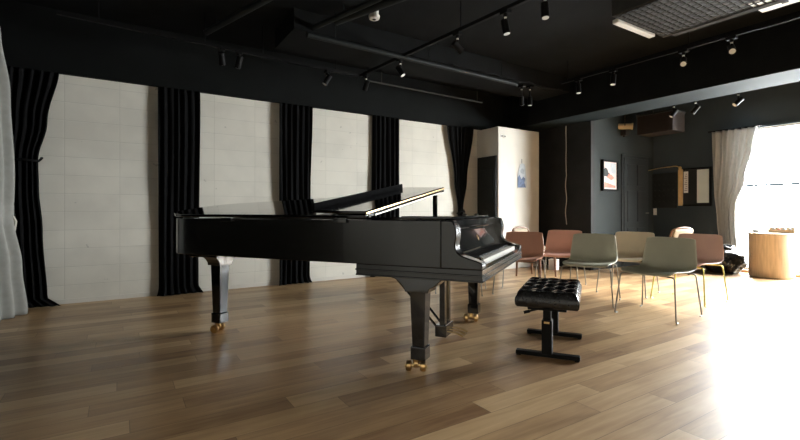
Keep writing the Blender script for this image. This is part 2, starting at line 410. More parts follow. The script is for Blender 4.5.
# ------------------------------------------------------------------ grand piano
OX, OY = 1.531, 2.2852; ANG = math.atan2(.55758, .83012)
P = thing('grand_piano', 'long black grand piano with raised lid, standing in the middle of the floor', 'piano', (OX, OY, 0), ANG)
WD = 1.55
outline = [(0, -.20), (0, 1.82), (.006, 1.93), (.03, 2.03), (.085, 2.11), (.16, 2.155), (.27, 2.175), (.38, 2.165), (.48, 2.13), (.57, 2.06), (.64, 1.96), (.70, 1.83), (.76, 1.68),
           (.84, 1.50), (.94, 1.33), (1.06, 1.17), (1.20, 1.02), (1.34, .87), (1.45, .71), (1.51, .53), (1.54, .34), (WD, .12), (WD, -.20)]
outline = [(x, y+.045*min(1, max(0, (y-1.2)/.6))) for x, y in outline]
def inset(poly, d):
    n = len(poly); out = []
    for i in range(n):
        p0, p1, p2 = Vector(poly[i-1]), Vector(poly[i]), Vector(poly[(i+1) % n])
        e1 = (p1-p0).normalized(); e2 = (p2-p1).normalized()
        n1 = Vector((e1.y, -e1.x)); n2 = Vector((e2.y, -e2.x)); nn = (n1+n2)
        nn = nn.normalized()/max(.5, nn.normalized().dot(n1)); out.append((p1.x+nn.x*d, p1.y+nn.y*d))
    return out
Z0, Z1 = .685, .975
inn = inset(outline, .045)
bm = bmesh.new(); n = len(outline)
vo0 = [bm.verts.new((x, y, Z0)) for x, y in outline]; vo1 = [bm.verts.new((x, y, Z1)) for x, y in outline]
vi0 = [bm.verts.new((x, y, Z0)) for x, y in inn]; vi1 = [bm.verts.new((x, y, Z1)) for x, y in inn]
for i in range(n):
    j = (i+1) % n
    bm.faces.new((vo0[i], vo0[j], vo1[j], vo1[i])); bm.faces.new((vi0[j], vi0[i], vi1[i], vi1[j]))
    bm.faces.new((vo1[i], vo1[j], vi1[j], vi1[i])); bm.faces.new((vo0[j], vo0[i], vi0[i], vi0[j]))
obj('rim', bm, 'satin', P, smooth=30, bevel=.004)
bm = bmesh.new(); prism(bm, inset(outline, .044), .72, .745, lambda p, q, h: (p, q, h)); obj('soundboard', bm, 'strip', P)
pl = [(x, y) for x, y in inset(outline, .075)]
bm = bmesh.new(); prism(bm, pl, .86, .872, lambda p, q, h: (p, q, h)); plate = obj('iron_plate', bm, 'gold', P)
bm = bmesh.new()
for k in range(60):
    s = .12+k*.0225; 
    y1 = min(1.9-.9*(k/60)**1.1, 1.9); tube(bm, [(s, .12, .90), (s+.02, y1-.15 if y1 < 1.9 else 1.85, .90)], .0016, 4)
obj('string_set', bm, 'chrome', P)
bm = bmesh.new(); box(bm, (.08, .30, .905), (1.35, .34, .945), .004); obj('damper_row', bm, 'satin', P)
bm = bmesh.new(); box(bm, (.05, .05, .90), (1.53, .075, .93)); obj('felt_strip', bm, 'felt', P)
# arms with the S-curved cheeks
cheek = [(-.20, .685), (-.20, .975), (-.268, .975), (-.278, .966), (-.290, .94), (-.298, .905), (-.297, .87), (-.290, .835), (-.292, .805), (-.305, .782), (-.328, .766), (-.37, .752), (-.42, .738), (-.447, .728), (-.455, .715), (-.455, .685)]
for s0, s1 in ((0, .105), (WD-.105, WD)):
    bm = bmesh.new(); prism(bm, cheek, s0, s1, lambda p, q, h: (h, p, q)); obj('arm', bm, 'satin', P, bevel=.006, smooth=35)
# keybed with its mouldings
bm = bmesh.new()
box(bm, (0, -.455, .617), (WD, .386, .6855), .003)
box(bm, (-.006, -.461, .645), (WD+.006, .39, .655), .002); box(bm, (-.004, -.459, .611), (WD+.004, .388, .621), .002)
obj('keybed', bm, 'satin', P, bevel=.002)
bm = bmesh.new(); box(bm, (.105, -.447, .683), (WD-.105, -.424, .706), .003); obj('key_slip', bm, 'ebony', P)
bm = bmesh.new()
box(bm, (.105, -.425, .68), (.165, -.26, .745), .005); obj('key_block', bm, 'ebony', P)
bm = bmesh.new(); box(bm, (WD-.165, -.425, .68), (WD-.105, -.26, .745), .005); obj('key_block', bm, 'ebony', P)
# keyboard: 52 white, 36 black keys
k0, k1 = .165, WD-.165; kw = (k1-k0)/52
wk = None
for i in range(52):
    if wk is None: wk = obj('white_key', B((.0006, -.42, .70), (kw-.0006, -.268, .728), .0015), 'ivory', P); o = wk
    else: o = wk.copy(); C.objects.link(o)
    o.location = (k0+i*kw, 0, 0)
bk = None
for i in range(51):
    if (i+5) % 7 in (2, 6): continue
    if bk is None: bk = obj('black_key', B((-.0062, -.368, .726), (.0062, -.268, .740), .0015), 'ebkey', P); o = bk
    else: o = bk.copy(); C.objects.link(o)
    o.location = (k0+(i+1)*kw, 0, 0)
# fallboard, stretcher and music desk folded flat
bm = bmesh.new(); prism(bm, [(-.270, .742), (-.262, .742), (-.205, .90), (-.215, .905), (-.268, .765)], .10, WD-.10, lambda p, q, h: (h, p, q))
fb = obj('fallboard', bm, 'ebony', P, bevel=.002)
bm = bmesh.new()      # small gold lyre emblem in the middle of the fallboard
tl = lambda x, h: (WD/2+x, -.2505-.004+(h-.80)*.361, h)
tube(bm, [tl(-.008, .852), tl(-.014, .842), tl(-.009, .828), tl(0, .822), tl(.009, .828), tl(.014, .842), tl(.008, .852)], .0016, 6)
tube(bm, [tl(-.009, .846), tl(.009, .846)], .0012, 6); tube(bm, [tl(0, .846), tl(0, .814)], .0012, 6); tube(bm, [tl(-.008, .814), tl(.008, .814)], .0014, 6)
obj('emblem', bm, 'brass', fb)
bm = bmesh.new(); box(bm, (.06, -.222, .895), (WD-.06, -.185, .975), .004); obj('stretcher', bm, 'ebony', P)
bm = bmesh.new(); box(bm, (.10, -.250, .915), (WD-.10, -.215, .932), .005); obj('fallboard_rail', bm, 'ebony', P)
bm = bmesh.new(); box(bm, (.22, -.205, .978), (WD-.22, .16, .998), .006); md = obj('music_desk', bm, 'ebony', P)
bm = bmesh.new()
for s in (.62, .98): lathe(bm, [(.014, 0), (.018, .006), (.014, .014), (.004, .017)], (s, -.18, .998), 12)
obj('desk_knob', bm, 'chrome', md, smooth=50)
# lid (hinged on the straight side) with the front flap folded back on it
TH = R(8.3); W = 1.66
LM = Matrix.Translation((-.012, 0, .986)) @ Matrix.Rotation(-TH, 4, 'Y')
lo = [(x, y) for x, y in inset(outline, -.018) if y > .3]
lidpoly = [(-.006, .304)]+[( (x+.012)*1.055, y) for x, y in lo if not (x < .001 and y < 1.9)]+[(W, .304)]
bm = bmesh.new(); prism(bm, lidpoly, 0, .022, lambda p, q, h: (p, q, h)); bmesh.ops.transform(bm, matrix=LM, verts=bm.verts)
lid = obj('lid', bm, 'ebony', P, bevel=.004, smooth=30)
bm = bmesh.new(); box(bm, (.0, .0, 0), (W, .42, .020), .006)
bmesh.ops.transform(bm, matrix=LM @ Matrix.Translation((0, .304, .026)) @ Matrix.Rotation(R(1), 4, 'X'), verts=bm.verts)
flap = obj('front_flap', bm, 'ebony', lid)
bm = bmesh.new(); box(bm, (.0, .395, .018), (1.55, .42, .072), .004); bmesh.ops.transform(bm, matrix=LM @ Matrix.Translation((0, .304, .026)), verts=bm.verts)
obj('flap_lip', bm, 'drape', lid)
bm = bmesh.new(); box(bm, (.0, .297, .0265), (W, .3035, .039), .002); bmesh.ops.transform(bm, matrix=LM, verts=bm.verts); obj('edge_glint_gold', bm, 'brass', lid)  # gold reflection along the polished lid edge, modelled as a brass strip
bm = bmesh.new(); box(bm, (.12, .297, -.002), (W-.08, .3035, .010), .002); bmesh.ops.transform(bm, matrix=LM, verts=bm.verts); obj('edge_glint_pale', bm, 'chrome', lid)  # pale reflection below it, likewise built as a chrome strip
bm = bmesh.new()
for y in (.5, 1.5): box(bm, (-.022, y-.05, .955), (-.001, y+.05, .985), .002)
obj('lid_hinge', bm, 'ebony', P)
bm = bmesh.new(); tube(bm, [(1.46, .34, .90), (1.43, .33, 1.185)], .022, 8); obj('prop_stick', bm, 'ebony', P)
# legs
def leg(parent, s, t, head):
    t0 = t; t = t-.03 if head == 'side' else t-.035
    bm = bmesh.new()
    if head == 'side':     # shaped corbel under the keybed
        poly = [(-.19, .617), (-.165, .604), (-.115, .560), (-.085, .545), (-.078, .52), (.078, .52), (.085, .545), (.11, .575), (.15, .600), (.23, .617)]
        prism(bm, [(p*1.0, q) for p, q in poly], s-.075, s+.075, lambda p, q, h: (h, t+p, q))
    else:
        poly = [(-.17, .688), (-.15, .672), (-.09, .625), (-.072, .60), (-.068, .575), (.068, .575), (.072, .60), (.09, .625), (.15, .672), (.17, .688)]
        prism(bm, poly, t-.07, t+.07, lambda p, q, h: (s+p, h, q))
    zt = .53 if head == 'side' else .585
    a, b = .053, .041
    prism(bm, [(-1, -1), (1, -1), (1, 1), (-1, 1)], 0, 1, lambda p, q, h: (s+p*(b+(a-b)*h), t+q*(b+(a-b)*h), .17+(zt-.17)*h))
    L = obj('leg', bm, 'ebony', parent, bevel=.004)
    bm = bmesh.new(); box(bm, (s-.050, t-.050, .086), (s+.050, t+.050, .17), .006); obj('leg_block', bm, 'ebony', L)
    t = t0+(0 if head == 'side' else -.01)
    bm = bmesh.new()
    lathe(bm, [(.020, .05), (.022, .06), (.022, .07), (.03, .078), (.03, .09)], (s, t, 0), 14)
    ax, ay = (.30, -.954) if head == 'side' else (.97, .24)
    for q in (-1, 1):
        lathe(bm, [(.012, -.019), (.030, -.018), (.036, -.011), (.036, .011), (.030, .018), (.012, .019)], (s+q*.046*ax, t+q*.046*ay, .036), 18, axis=(ax, ay, 0))
    tube(bm, [(s-.07*ax, t-.07*ay, .036), (s+.07*ax, t+.07*ay, .036)], .013, 8)
    lathe(bm, [(.012, -.015), (.028, -.013), (.028, .013), (.012, .015)], (s, t, .05), 14, axis=(ax, ay, 0))
    obj('caster', bm, 'brass', L, smooth=40)
leg(P, .10, 0, 'side'); leg(P, 1.50, 0, 'side'); leg(P, .286, 1.909, 'tail')
bm = bmesh.new(); box(bm, (.10, 1.72, .655), (.60, 2.02, .688), .006); obj('tail_brace', bm, 'ebony', P)
bm = bmesh.new()
for a, b in (((.3, .25), (.75, 1.95)), ((.8, .25), (.6, 1.7)), ((1.3, .25), (.75, 1.3))):
    tube(bm, [(*a, .69), (*b, .69)], .035, 4)
obj('underside_beam', bm, 'satin', P)
# pedal lyre
lx, ly = .885, .055
bm = bmesh.new(); box(bm, (lx-.10, ly-.04, .03), (lx+.10, ly+.055, .125), .008); lyre = obj('pedal_lyre', bm, 'ebony', P)
bm = bmesh.new(); box(bm, (lx-.14, ly-.06, .575), (lx+.14, ly+.06, .617), .004); obj('lyre_block', bm, 'ebony', lyre)
for s in (-.065, .065):
    bm = bmesh.new(); box(bm, (lx+s-.021, ly-.021, .12), (lx+s+.021, ly+.021, .58), .004); obj('lyre_post', bm, 'ebony', lyre)
bm = bmesh.new(); tube(bm, [(lx-.012, ly, .12), (lx-.012, ly, .6)], .005, 6); tube(bm, [(lx+.012, ly, .12), (lx+.012, ly, .6)], .005, 6); obj('pedal_rod', bm, 'brass', lyre)
for s in (-.06, .06):
    bm = bmesh.new(); tube(bm, [(lx+s, ly+.05, .10), (lx+s*1.6, ly+.55, .64)], .010, 6); obj('lyre_brace', bm, 'ebony', lyre)
for s in (-.07, 0, .07):
    bm = bmesh.new(); pts = rounded([(lx+s, ly-.03, .075), (lx+s, ly-.11, .072), (lx+s, ly-.17, .050)], .04)
    tube(bm, pts, [.0045]*(len(pts)-3)+[.006, .008, .007], 8); obj('pedal', bm, 'brass', lyre, smooth=60)

# ------------------------------------------------------------------ piano bench
BN = thing('piano_bench', 'black tufted leather piano bench on a twin-column metal base', 'bench', (2.79, 2.225, 0), ANG)
def cushion():
    nx, ny = 96, 54; LX, LY = .365, .205
    bt = [(-.27+.09*i, -.15+.075*j) for i in range(7) for j in range(5) if (i+j) % 2 == 0 and 0 < j < 4 or (i+j) % 2 == 0 and j in (0, 4) and 0 < i < 6]
    bm = bmesh.new()
    def top(u, v):
        x, y = (u-.5)*2, (v-.5)*2
        ex = min(1, (1-abs(x))/.10); ey = min(1, (1-abs(y))/.17)
        rnd = math.sqrt(max(0, 1-(1-ex)**2))*math.sqrt(max(0, 1-(1-ey)**2))
        X, Y = x*LX, y*LY
        h = .052+.042*rnd
        p = ((X+.27)/.09+(Y+.15)/.075)/2; q = ((X+.27)/.09-(Y+.15)/.075)/2
        edge = min(1, max(0, (.35-abs(X))/.05))*min(1, max(0, (.195-abs(Y))/.04))
        puff = (abs(math.sin(PI*p))*abs(math.sin(PI*q)))**.5
        h -= .024*(1-puff)*edge
        for bx, by in bt:
            dd = math.hypot(X-bx, Y-by); h -= .008*math.exp(-(dd/.022)**2)
        h += .006*rnd*(1-abs(x)**2)
        return Vector((X, Y, .380+h))
    g = [[bm.verts.new(top(i/nx, j/ny)) for i in range(nx+1)] for j in range(ny+1)]
    for j in range(ny):
        for i in range(nx): bm.faces.new((g[j][i], g[j][i+1], g[j+1][i+1], g[j+1][i]))
    loop = [g[0][i] for i in range(nx)]+[g[j][nx] for j in range(ny)]+[g[ny][i] for i in range(nx, 0, -1)]+[g[j][0] for j in range(ny, 0, -1)]
    prev = loop
    for k, (sc, z) in enumerate(((1.020, .420), (1.026, .398), (1.016, .372), (.985, .357))):
        cur = [bm.verts.new((v.co.x*sc, v.co.y*(1+(sc-1)*1.7), z)) for v in loop]
        m = len(loop)
        for q in range(m): bm.faces.new((prev[q], prev[(q+1) % m], cur[(q+1) % m], cur[q]))
        prev = cur
    bm.faces.new(prev)
    return bm, bt
bm, bt = cushion(); seat = obj('seat_cushion', bm, 'leather', BN, smooth=60)
bm = bmesh.new()
for x, y in bt: lathe(bm, [(.002, 0), (.011, .001), (.010, .006), (.004, .009)], (x, y, .447), 10)
obj('tufting_button', bm, 'leather', seat, smooth=60)
bm = bmesh.new(); box(bm, (-.34, -.13, .337), (.34, .13, .359), .004); obj('seat_frame', bm, 'blackmetal', BN)
for s in (-.296, .296):
    bm = bmesh.new(); box(bm, (s-.045, -.035, .03), (s+.045, .035, .27), .006); c = obj('column', bm, 'blackmetal', BN)
    bm = bmesh.new(); box(bm, (s-.034, -.026, .26), (s+.034, .026, .340), .004); obj('inner_column', bm, 'blackmetal', c)
    bm = bmesh.new(); box(bm, (s-.046-.0, -.018, .248), (s-.0455, .018, .262)); obj('column_badge', bm, 'brass', c)
    bm = bmesh.new(); box(bm, (s-.028, -.215, .006), (s+.028, .215, .036), .006); ft = obj('foot_bar', bm, 'blackmetal', BN)
    bm = bmesh.new()
    for q in (-.195, .195): box(bm, (s-.024, q-.015, 0), (s+.024, q+.015, .007))
    obj('foot_pad', bm, 'blackmetal', ft)
bm = bmesh.new(); box(bm, (-.27, -.018, .30), (.27, .018, .34), .004); obj('cross_bar', bm, 'blackmetal', BN)
bm = bmesh.new(); tube(bm, [(-.25, .0, .34), (-.27, .06, .332), (-.30, .13, .315)], .007, 8); tube(bm, [(-.296, .12, .317), (-.306, .16, .306)], .011, 8); obj('height_lever', bm, 'blackmetal', BN)

# ------------------------------------------------------------------ shell chairs
def make_shell_chair(label, shell, legm):
    t = thing('shell_chair', label, 'chair', (0, 0, 0), 0, 'shell chairs set out in two rows')
    # profile in the (x,z) plane, x forwards
    prof = [(.262, .418), (.25, .432), (.22, .441), (.15, .441), (.05, .436), (-.05, .432), (-.13, .433), (-.18, .439), (-.215, .453), (-.238, .478), (-.252, .512), (-.263, .56), (-.273, .61), (-.283, .66), (-.293, .71), (-.302, .752), (-.305, .764)]
    wid = [.232, .240, .248, .255, .26, .262, .263, .264, .264, .264, .262, .258, .253, .247, .241, .235, .226]
    bm = bmesh.new(); nu = 14; rows = []
    for (x, z), w in zip(prof, wid):
        row = []
        for i in range(nu+1):
            u = -1+2*i/nu; c = abs(u)**2.2
            up = max(0., min(1, (z-.45)/.2))
            row.append(bm.verts.new((x+.022*c*up, u*w, z+.018*c*(1-up)-.012*(abs(u)**8)*up*(1 if z > .76 else 0))))
        rows.append(row)
    for a, b in zip(rows, rows[1:]):
        for i in range(nu): bm.faces.new((a[i], a[i+1], b[i+1], b[i]))
    obj('seat_shell', bm, shell, t, smooth=70, solid=.013, sub=1)
    for s in (-1, 1):
        for fx, tx, kx in ((.275, .225, .17), (-.285, -.235, -.17)):
            d = -.045 if fx > 0 else .045
            bm = bmesh.new()
            tube(bm, rounded([(kx, s*.07, .417), (tx, s*.25, .415), (fx, s*.285, .0085), (fx+d, s*.285, .0085)], .03, 4), .0072, 8)
            obj('leg', bm, legm, t, smooth=60)
    bm = bmesh.new(); tube(bm, [(.17, -.09, .419), (.17, .09, .419)], .0085); tube(bm, [(-.17, -.09, .415), (-.17, .09, .415)], .0085)
    box(bm, (-.16, -.05, .412), (.16, .05, .424), .003); obj('seat_support', bm, legm, t)
    return t
ch = make_shell_chair('sage green shell chair nearest the camera, right end of the front row', 'sageshell', 'chrome')
ch.location = (4.52, 2.32, 0); ch.rotation_euler = (0, 0, R(183))
dup(ch, (4.545, 3.09, 0), R(204), 'sage green shell chair in the front row, directly behind the piano bench')
dup(ch, (4.265, 3.87, 0), R(212), 'terracotta brown shell chair between piano keyboard and bench, front row', {'seat_shell': 'brownshell'})
dup(ch, (3.70, 4.34, 0), R(222), 'sage green shell chair mostly hidden behind the piano keyboard')
dup(ch, (5.55, 2.50, 0), R(180), 'mauve shell chair with yellow-green reflections painted on its legs, right end of the back row', {'seat_shell': 'mauveshell', 'leg': 'reflecttube', 'seat_support': 'reflecttube'})
dup(ch, (5.43, 3.155, 0), R(193), 'taupe beige shell chair in the back row between two sage green ones', {'seat_shell': 'beigeshell'})
dup(ch, (5.15, 3.95, 0), R(205), 'dusty rose shell chair at the left end of the back row', {'seat_shell': 'pinkshell'})

# ------------------------------------------------------------------ upholstered wooden chairs at the back
def wooden_chair(label, loc, rz):
    t = thing('upholstered_chair', label, 'chair', loc, rz, 'cream upholstered wooden chairs at the back')
    for x in (-.2, .2):
        for y in (-.2, .2):
            bm = bmesh.new(); tube(bm, [(x*1.08, y*1.06, 0), (x, y, .40)], [.014, .02], 8); obj('leg', bm, 'wood', t, smooth=60)
    bm = bmesh.new(); box(bm, (-.23, -.23, .38), (.23, .23, .43), .008); obj('seat_rail', bm, 'wood', t)
    bm = bmesh.new(); box(bm, (-.215, -.215, .425), (.22, .215, .475), .02); obj('seat_pad', bm, 'cream', t, smooth=40)
    bm = bmesh.new(); tube(bm, rounded([(-.2, -.2, .42), (-.24, -.205, .56), (-.29, -.21, .735), (-.31, -.1, .765), (-.315, 0, .775), (-.31, .1, .765), (-.29, .21, .735), (-.24, .205, .56), (-.2, .2, .42)], .05, 4), .017, 8)
    bf = obj('back_frame', bm, 'wood', t, smooth=60)
    bm = sheet(lambda u, v: (-.235-.068*v-.012*math.sin(PI*u), (-.18+.36*u), .51+.24*v), 12, 8); obj('back_pad', bm, 'cream', bf, smooth=60, solid=.035)
    return t
wc = wooden_chair('cream upholstered wooden chair in front of the white box column', (5.56, 4.72, 0), R(277))
dup(wc, (7.62, 3.76, 0), R(73), 'cream upholstered wooden chair behind the mauve shell chair by the dark end wall')

# ------------------------------------------------------------------ round oak table and the things on it
T = thing('drum_table', 'round oak drum table in front of the bright window', 'table', (8.65, 2.70, 0))
bm = bmesh.new(); lathe(bm, [(.265, 0), (.28, .012), (.285, .03), (.285, .66), (.28, .665)], seg=48); obj('drum', bm, 'oak', T, smooth=30)
bm = bmesh.new(); lathe(bm, [(.285, .662), (.29, .667), (.29, .69), (.284, .695)], seg=48); obj('tabletop', bm, 'oak', T, smooth=30)
ZT = .695
bm = bmesh.new(); lathe(bm, [(.03, 0), (.045, .02), (.052, .045), (.046, .05), (.03, .02)], (8.56, 2.87, ZT), 20)
tag(obj('small_bowl', bm, 'artgrey', smooth=50), 'small grey bowl at the left edge of the oak drum table', 'bowl')
bx = thing('carton_tray', 'pale open card tray on the oak drum table', 'tray', (8.70, 2.585, ZT), R(8))
bm = bmesh.new(); box(bm, (-.06, -.16, 0), (.06, .16, .006)); box(bm, (-.06, -.16, 0), (-.054, .16, .05)); box(bm, (.054, -.16, 0), (.06, .16, .09)); box(bm, (-.06, -.16, 0), (.06, -.154, .07)); box(bm, (-.06, .154, 0), (.06, .16, .07))
obj('tray_body', bm, 'tan', bx)
for i, (y, m, r, h, lab) in enumerate(((.10, 'artgrey', .022, .085, 'slim grey jar standing leftmost in the card tray'), (.04, 'artred', .020, .07, 'small red jar standing in the card tray'),
                                 (-.03, 'artwhite', .026, .08, 'white jar standing in the card tray, right of the red one'), (-.10, 'artblue', .022, .065, 'small blue jar at the right end of the card tray'))):
    j = thing('jar', lab, 'jar', (8.70+.02*(i % 2)-.012, 2.585+y, ZT+.0065), 0, 'jars in the card tray')
    bm = bmesh.new(); lathe(bm, [(r*.9, 0), (r, .006), (r, h*.7), (r*.7, h*.85)], seg=14); obj('jar_body', bm, m, j, smooth=40)
    bm = bmesh.new(); lathe(bm, [(r*.75, h*.84), (r*.75, h)], seg=14); obj('jar_lid', bm, 'plastic', j, smooth=40)
bm = bmesh.new(); box(bm, (-.045, -.03, 0), (.045, .03, .012), .002, Matrix.Translation((8.47, 2.72, ZT)) @ Matrix.Rotation(.5, 4, 'Z'))
tag(obj('notebook', bm, 'paper'), 'small white notebook lying at the front of the oak drum table', 'book')

# black plastic bag holding the curtain hem
bag = thing('plastic_bag', 'black plastic bag around the foot of the beige curtain', 'bag', (8.58, 3.33, 0))
bm = bmesh.new(); rnd = random.Random(3)
nu, nv = 40, 22; g = []
for j in range(nv+1):
    v = j/nv; row = []
    z = .008+.42*v
    r = .15+.14*math.sin(PI*min(1, (v+.12))*.82)**.8
    if v > .8: r *= 1-.55*((v-.8)/.2)
    for i in range(nu):
        a = 2*PI*i/nu
        k = 1+.07*math.sin(5*a+6*v)+.05*math.sin(11*a-9*v)+.03*math.sin(17*a+13*v)
        row.append(bm.verts.new((r*k*math.cos(a), r*k*math.sin(a)*1.0, z+.015*math.sin(3*a+4*v)*v)))
    g.append(row)
for a, b in zip(g, g[1:]):
    for i in range(nu): bm.faces.new((a[i], a[(i+1) % nu], b[(i+1) % nu], b[i]))
bm.faces.new(g[0][::-1])
obj('bag_body', bm, 'bag', bag, smooth=50)
bm = bmesh.new(); tube(bm, [(.13*math.cos(a)*(1+.1*math.sin(5*a)), .13*math.sin(a), .43+.015*math.sin(4*a)) for a in [2*PI*k/24 for k in range(25)]], .022, 7, False); obj('knotted_rim', bm, 'bag', bag, smooth=60)

# white carton on the floor behind the chairs
ct = thing('paper_carton', 'small white carton on the floor behind the dusty rose chair', 'box', (6.50, 5.12, 0), R(20))
bm = bmesh.new(); box(bm, (-.07, -.07, 0), (.07, .07, .18), .003); obj('carton_body', bm, 'paper', ct)
bm = bmesh.new(); box(bm, (-.072, -.072, .165), (.072, .072, .185), .003); obj('carton_lid', bm, 'paper', ct)

# ------------------------------------------------------------------ things on the walls
pic = thing('framed_picture', 'framed pink and white print in a black frame on the grey wall', 'picture', (7.49, 4.70, 1.40))
bm = bmesh.new()
for a in ((-.24, -.045, 0, -.205, 0, .56), (.205, -.045, 0, .24, 0, .56), (-.24, -.045, 0, .24, 0, .035), (-.24, -.045, .525, .24, 0, .56)): box(bm, a[:3], a[3:], .003)
obj('frame', bm, 'blackmetal', pic)
bm = bmesh.new(); box(bm, (-.21, -.022, .03), (.21, -.012, .53)); cv = obj('print', bm, 'artpink', pic)
def blob(pts, y, m, name, par):
    bm = bmesh.new(); vs = [bm.verts.new((x, y, z)) for x, z in pts]; f = bm.faces.new(vs)
    r = bmesh.ops.extrude_face_region(bm, geom=[f]); bmesh.ops.translate(bm, vec=(0, .003, 0), verts=[v for v in r['geom'] if isinstance(v, bmesh.types.BMVert)])
    return obj(name, bm, m, par)
blob([(-.20, .27), (-.06, .25), (.0, .31), (-.05, .33), (-.09, .40), (-.15, .42), (-.20, .36)], -.026, 'ebkey', 'dark_shape', cv)
blob([(-.10, .24), (.04, .20), (.12, .24), (.05, .29), (-.05, .31)], -.0275, 'artred', 'red_shape', cv)
blob([(-.17, .06), (.17, .06), (.15, .10), (-.16, .16)], -.026, 'artred', 'red_band', cv)
blob([(-.0, .34), (.18, .30), (.18, .50), (.02, .50)], -.026, 'artwhite', 'pale_shape', cv)

pos = thing('wall_hanging', 'blue and white cut-out picture hung on the white box column', 'picture', (6.21, 5.60, 1.46))
blob([(-.115, 0), (.115, .01), (.12, .2), (.09, .34), (.075, .43), (.02, .455), (-.05, .43), (-.085, .33), (-.12, .21)], -.008, 'artwhite', 'backing', pos)
blob([(-.112, .005), (.10, .012), (.06, .10), (.085, .17), (.03, .21), (-.02, .16), (-.07, .24), (-.115, .18)], -.012, 'artblue', 'blue_shape', pos)
blob([(-.03, .27), (.04, .26), (.05, .33), (.0, .36), (-.04, .33)], -.012, 'artgrey', 'grey_shape', pos)
bm = bmesh.new(); tube(bm, [(0, -.004, .45), (0, -.004, .53)], .004, 6); obj('hook', bm, 'blackmetal', pos)
for q, (x, lab) in enumerate(((5.70, 'left of two small switch plates high on the white box column'), (5.775, 'right of two small switch plates high on the white box column'))):
    s = thing('switch_plate', lab, 'switch', (x, 5.60, 2.34), 0, 'switch plates on the white box column')
    obj('plate', B((-.026, -.008, 0), (.026, 0, .05), .002), 'plastic', s); obj('rocker', B((-.011, -.013, .012), (.011, -.007, .038), .001), 'grille', s)

bm = bmesh.new(); tube(bm, [(6.945, 5.20+.012*math.sin(k*.9)*(1 if k > 12 else .2), 2.61-.07*k) for k in range(27)], .008, 6)
tag(obj('hanging_cable', bm, 'cable', smooth=60), 'pale cable hanging down the black wall beside the white column', 'cable')

pg = thing('peg_board', 'dark board with rows of small pegs on the end wall', 'board', (9.0, 4.50, 1.10))
obj('board', B((-.03, -.25, 0), (0, .27, .68), .004), 'darkpanel', pg)
bm = bmesh.new()
for r in range(4):
    for k in range(6): tube(bm, [(-.03, -.20+.085*k, .12+.11*r), (-.075, -.20+.085*k, .13+.11*r)], .009, 6)
obj('peg_rows', bm, 'grille', pg)
rod = thing('picture_light', 'slender brass picture light above the dark peg board', 'lamp', (9.0, 4.2, 1.86))
bm = bmesh.new(); tube(bm, rounded([(0, 0, 0), (-.14, 0, .03), (-.17, .30, .01), (-.19, .56, -.03)], .06), .009, 8); obj('arm', bm, 'brass', rod, smooth=60)
bm = bmesh.new(); lathe(bm, [(.012, -.05), (.026, -.04), (.030, .03), (.012, .05)], (-.19, .57, -.03), 14, axis=(-.05, 1, -.1)); obj('lamp_head', bm, 'brass', rod, smooth=50)
bm = bmesh.new(); lathe(bm, [(.03, 0), (.03, .012)], (0, 0, 0), 14, axis=(-1, 0, 0)); obj('wall_plate', bm, 'brass', rod)
fr = thing('framed_board', 'dark framed board with a pine left edge on the end wall, pale panel inside', 'board', (9.0, 3.93, 1.14))
obj('board', B((-.02, -.26, 0), (0, .22, .68), .003), 'darkpanel', fr)
bm = bmesh.new()
for a in ((-.27, 0, -.24, .70), (-.27, .675, .21, .70), (-.27, -.01, .21, .02)): box(bm, (-.04, a[0], a[1]), (0, a[2], a[3]), .003)
obj('dark_frame', bm, 'blackmetal', fr); o = obj('pine_edge', B((-.05, .21, .0), (0, .285, .69), .004), 'strip', fr); o['label'] = 'upright pine strip'
o = obj('pale_panel', B((-.026, -.225, .05), (-.019, -.03, .66), .003), 'pale', fr); o['label'] = 'pale grey-green panel'
nt_ = obj('paper_sheet', B((-.026, .12, .24), (-.019, .195, .64)), 'paper', fr); nt_['label'] = 'narrow white printed sheet'
bm = bmesh.new()
for r in range(9): box(bm, (-.0275, .132, .28+.038*r), (-.0258, .184-.012*(r % 3), .292+.038*r))
obj('printed_lines', bm, 'ink', nt_)
tg = thing('switch_plate', 'small white wall plate on the end wall beside the grey door', 'switch', (9.0, 4.66, .96))
obj('plate', B((-.02, -.03, 0), (0, .03, .13), .003), 'plastic', tg); obj('rocker', B((-.025, -.012, .045), (-.018, .012, .085), .001), 'paper', tg)

# brown box and lamp high in the corner behind the beam
bb = thing('mounted_box', 'brown board box mounted high in the corner behind the beam', 'box', (8.0, 4.47, 2.37))
obj('box_body', B((0, -.62, .06), (.42, .0, .40), .006), 'brownbox', bb); obj('box_lip', B((-.015, -.63, .39), (.43, .01, .42), .003), 'darkpanel', bb)
sl = thing('stage_lamp', 'tan cylinder stage lamp hanging at the left end of the brown box', 'lamp', (7.87, 4.62, 2.60))
bm = bmesh.new(); lathe(bm, [(.02, -.12), (.055, -.11), (.055, .10), (.062, .11), (.062, .13)], (0, 0, 0), 18, axis=(.55, -.83, -.06)); obj('lamp_body', bm, 'tan', sl, smooth=40)
bm = bmesh.new(); tube(bm, rounded([(-.07, -.04, 0), (-.07, -.04, .12), (.07, .04, .12), (.07, .04, 0)], .02), .008, 6); tube(bm, [(0, 0, .12), (0, 0, .63)], .012, 8); obj('yoke', bm, 'brownbox', sl)
bm = bmesh.new(); box(bm, (-.06, -.05, -.17), (.06, .05, -.07), .006); lathe(bm, [(.02, 0), (.026, .02), (.02, .04)], (-.03, .0, -.2), 12); obj('control_box', bm, 'brownbox', sl)

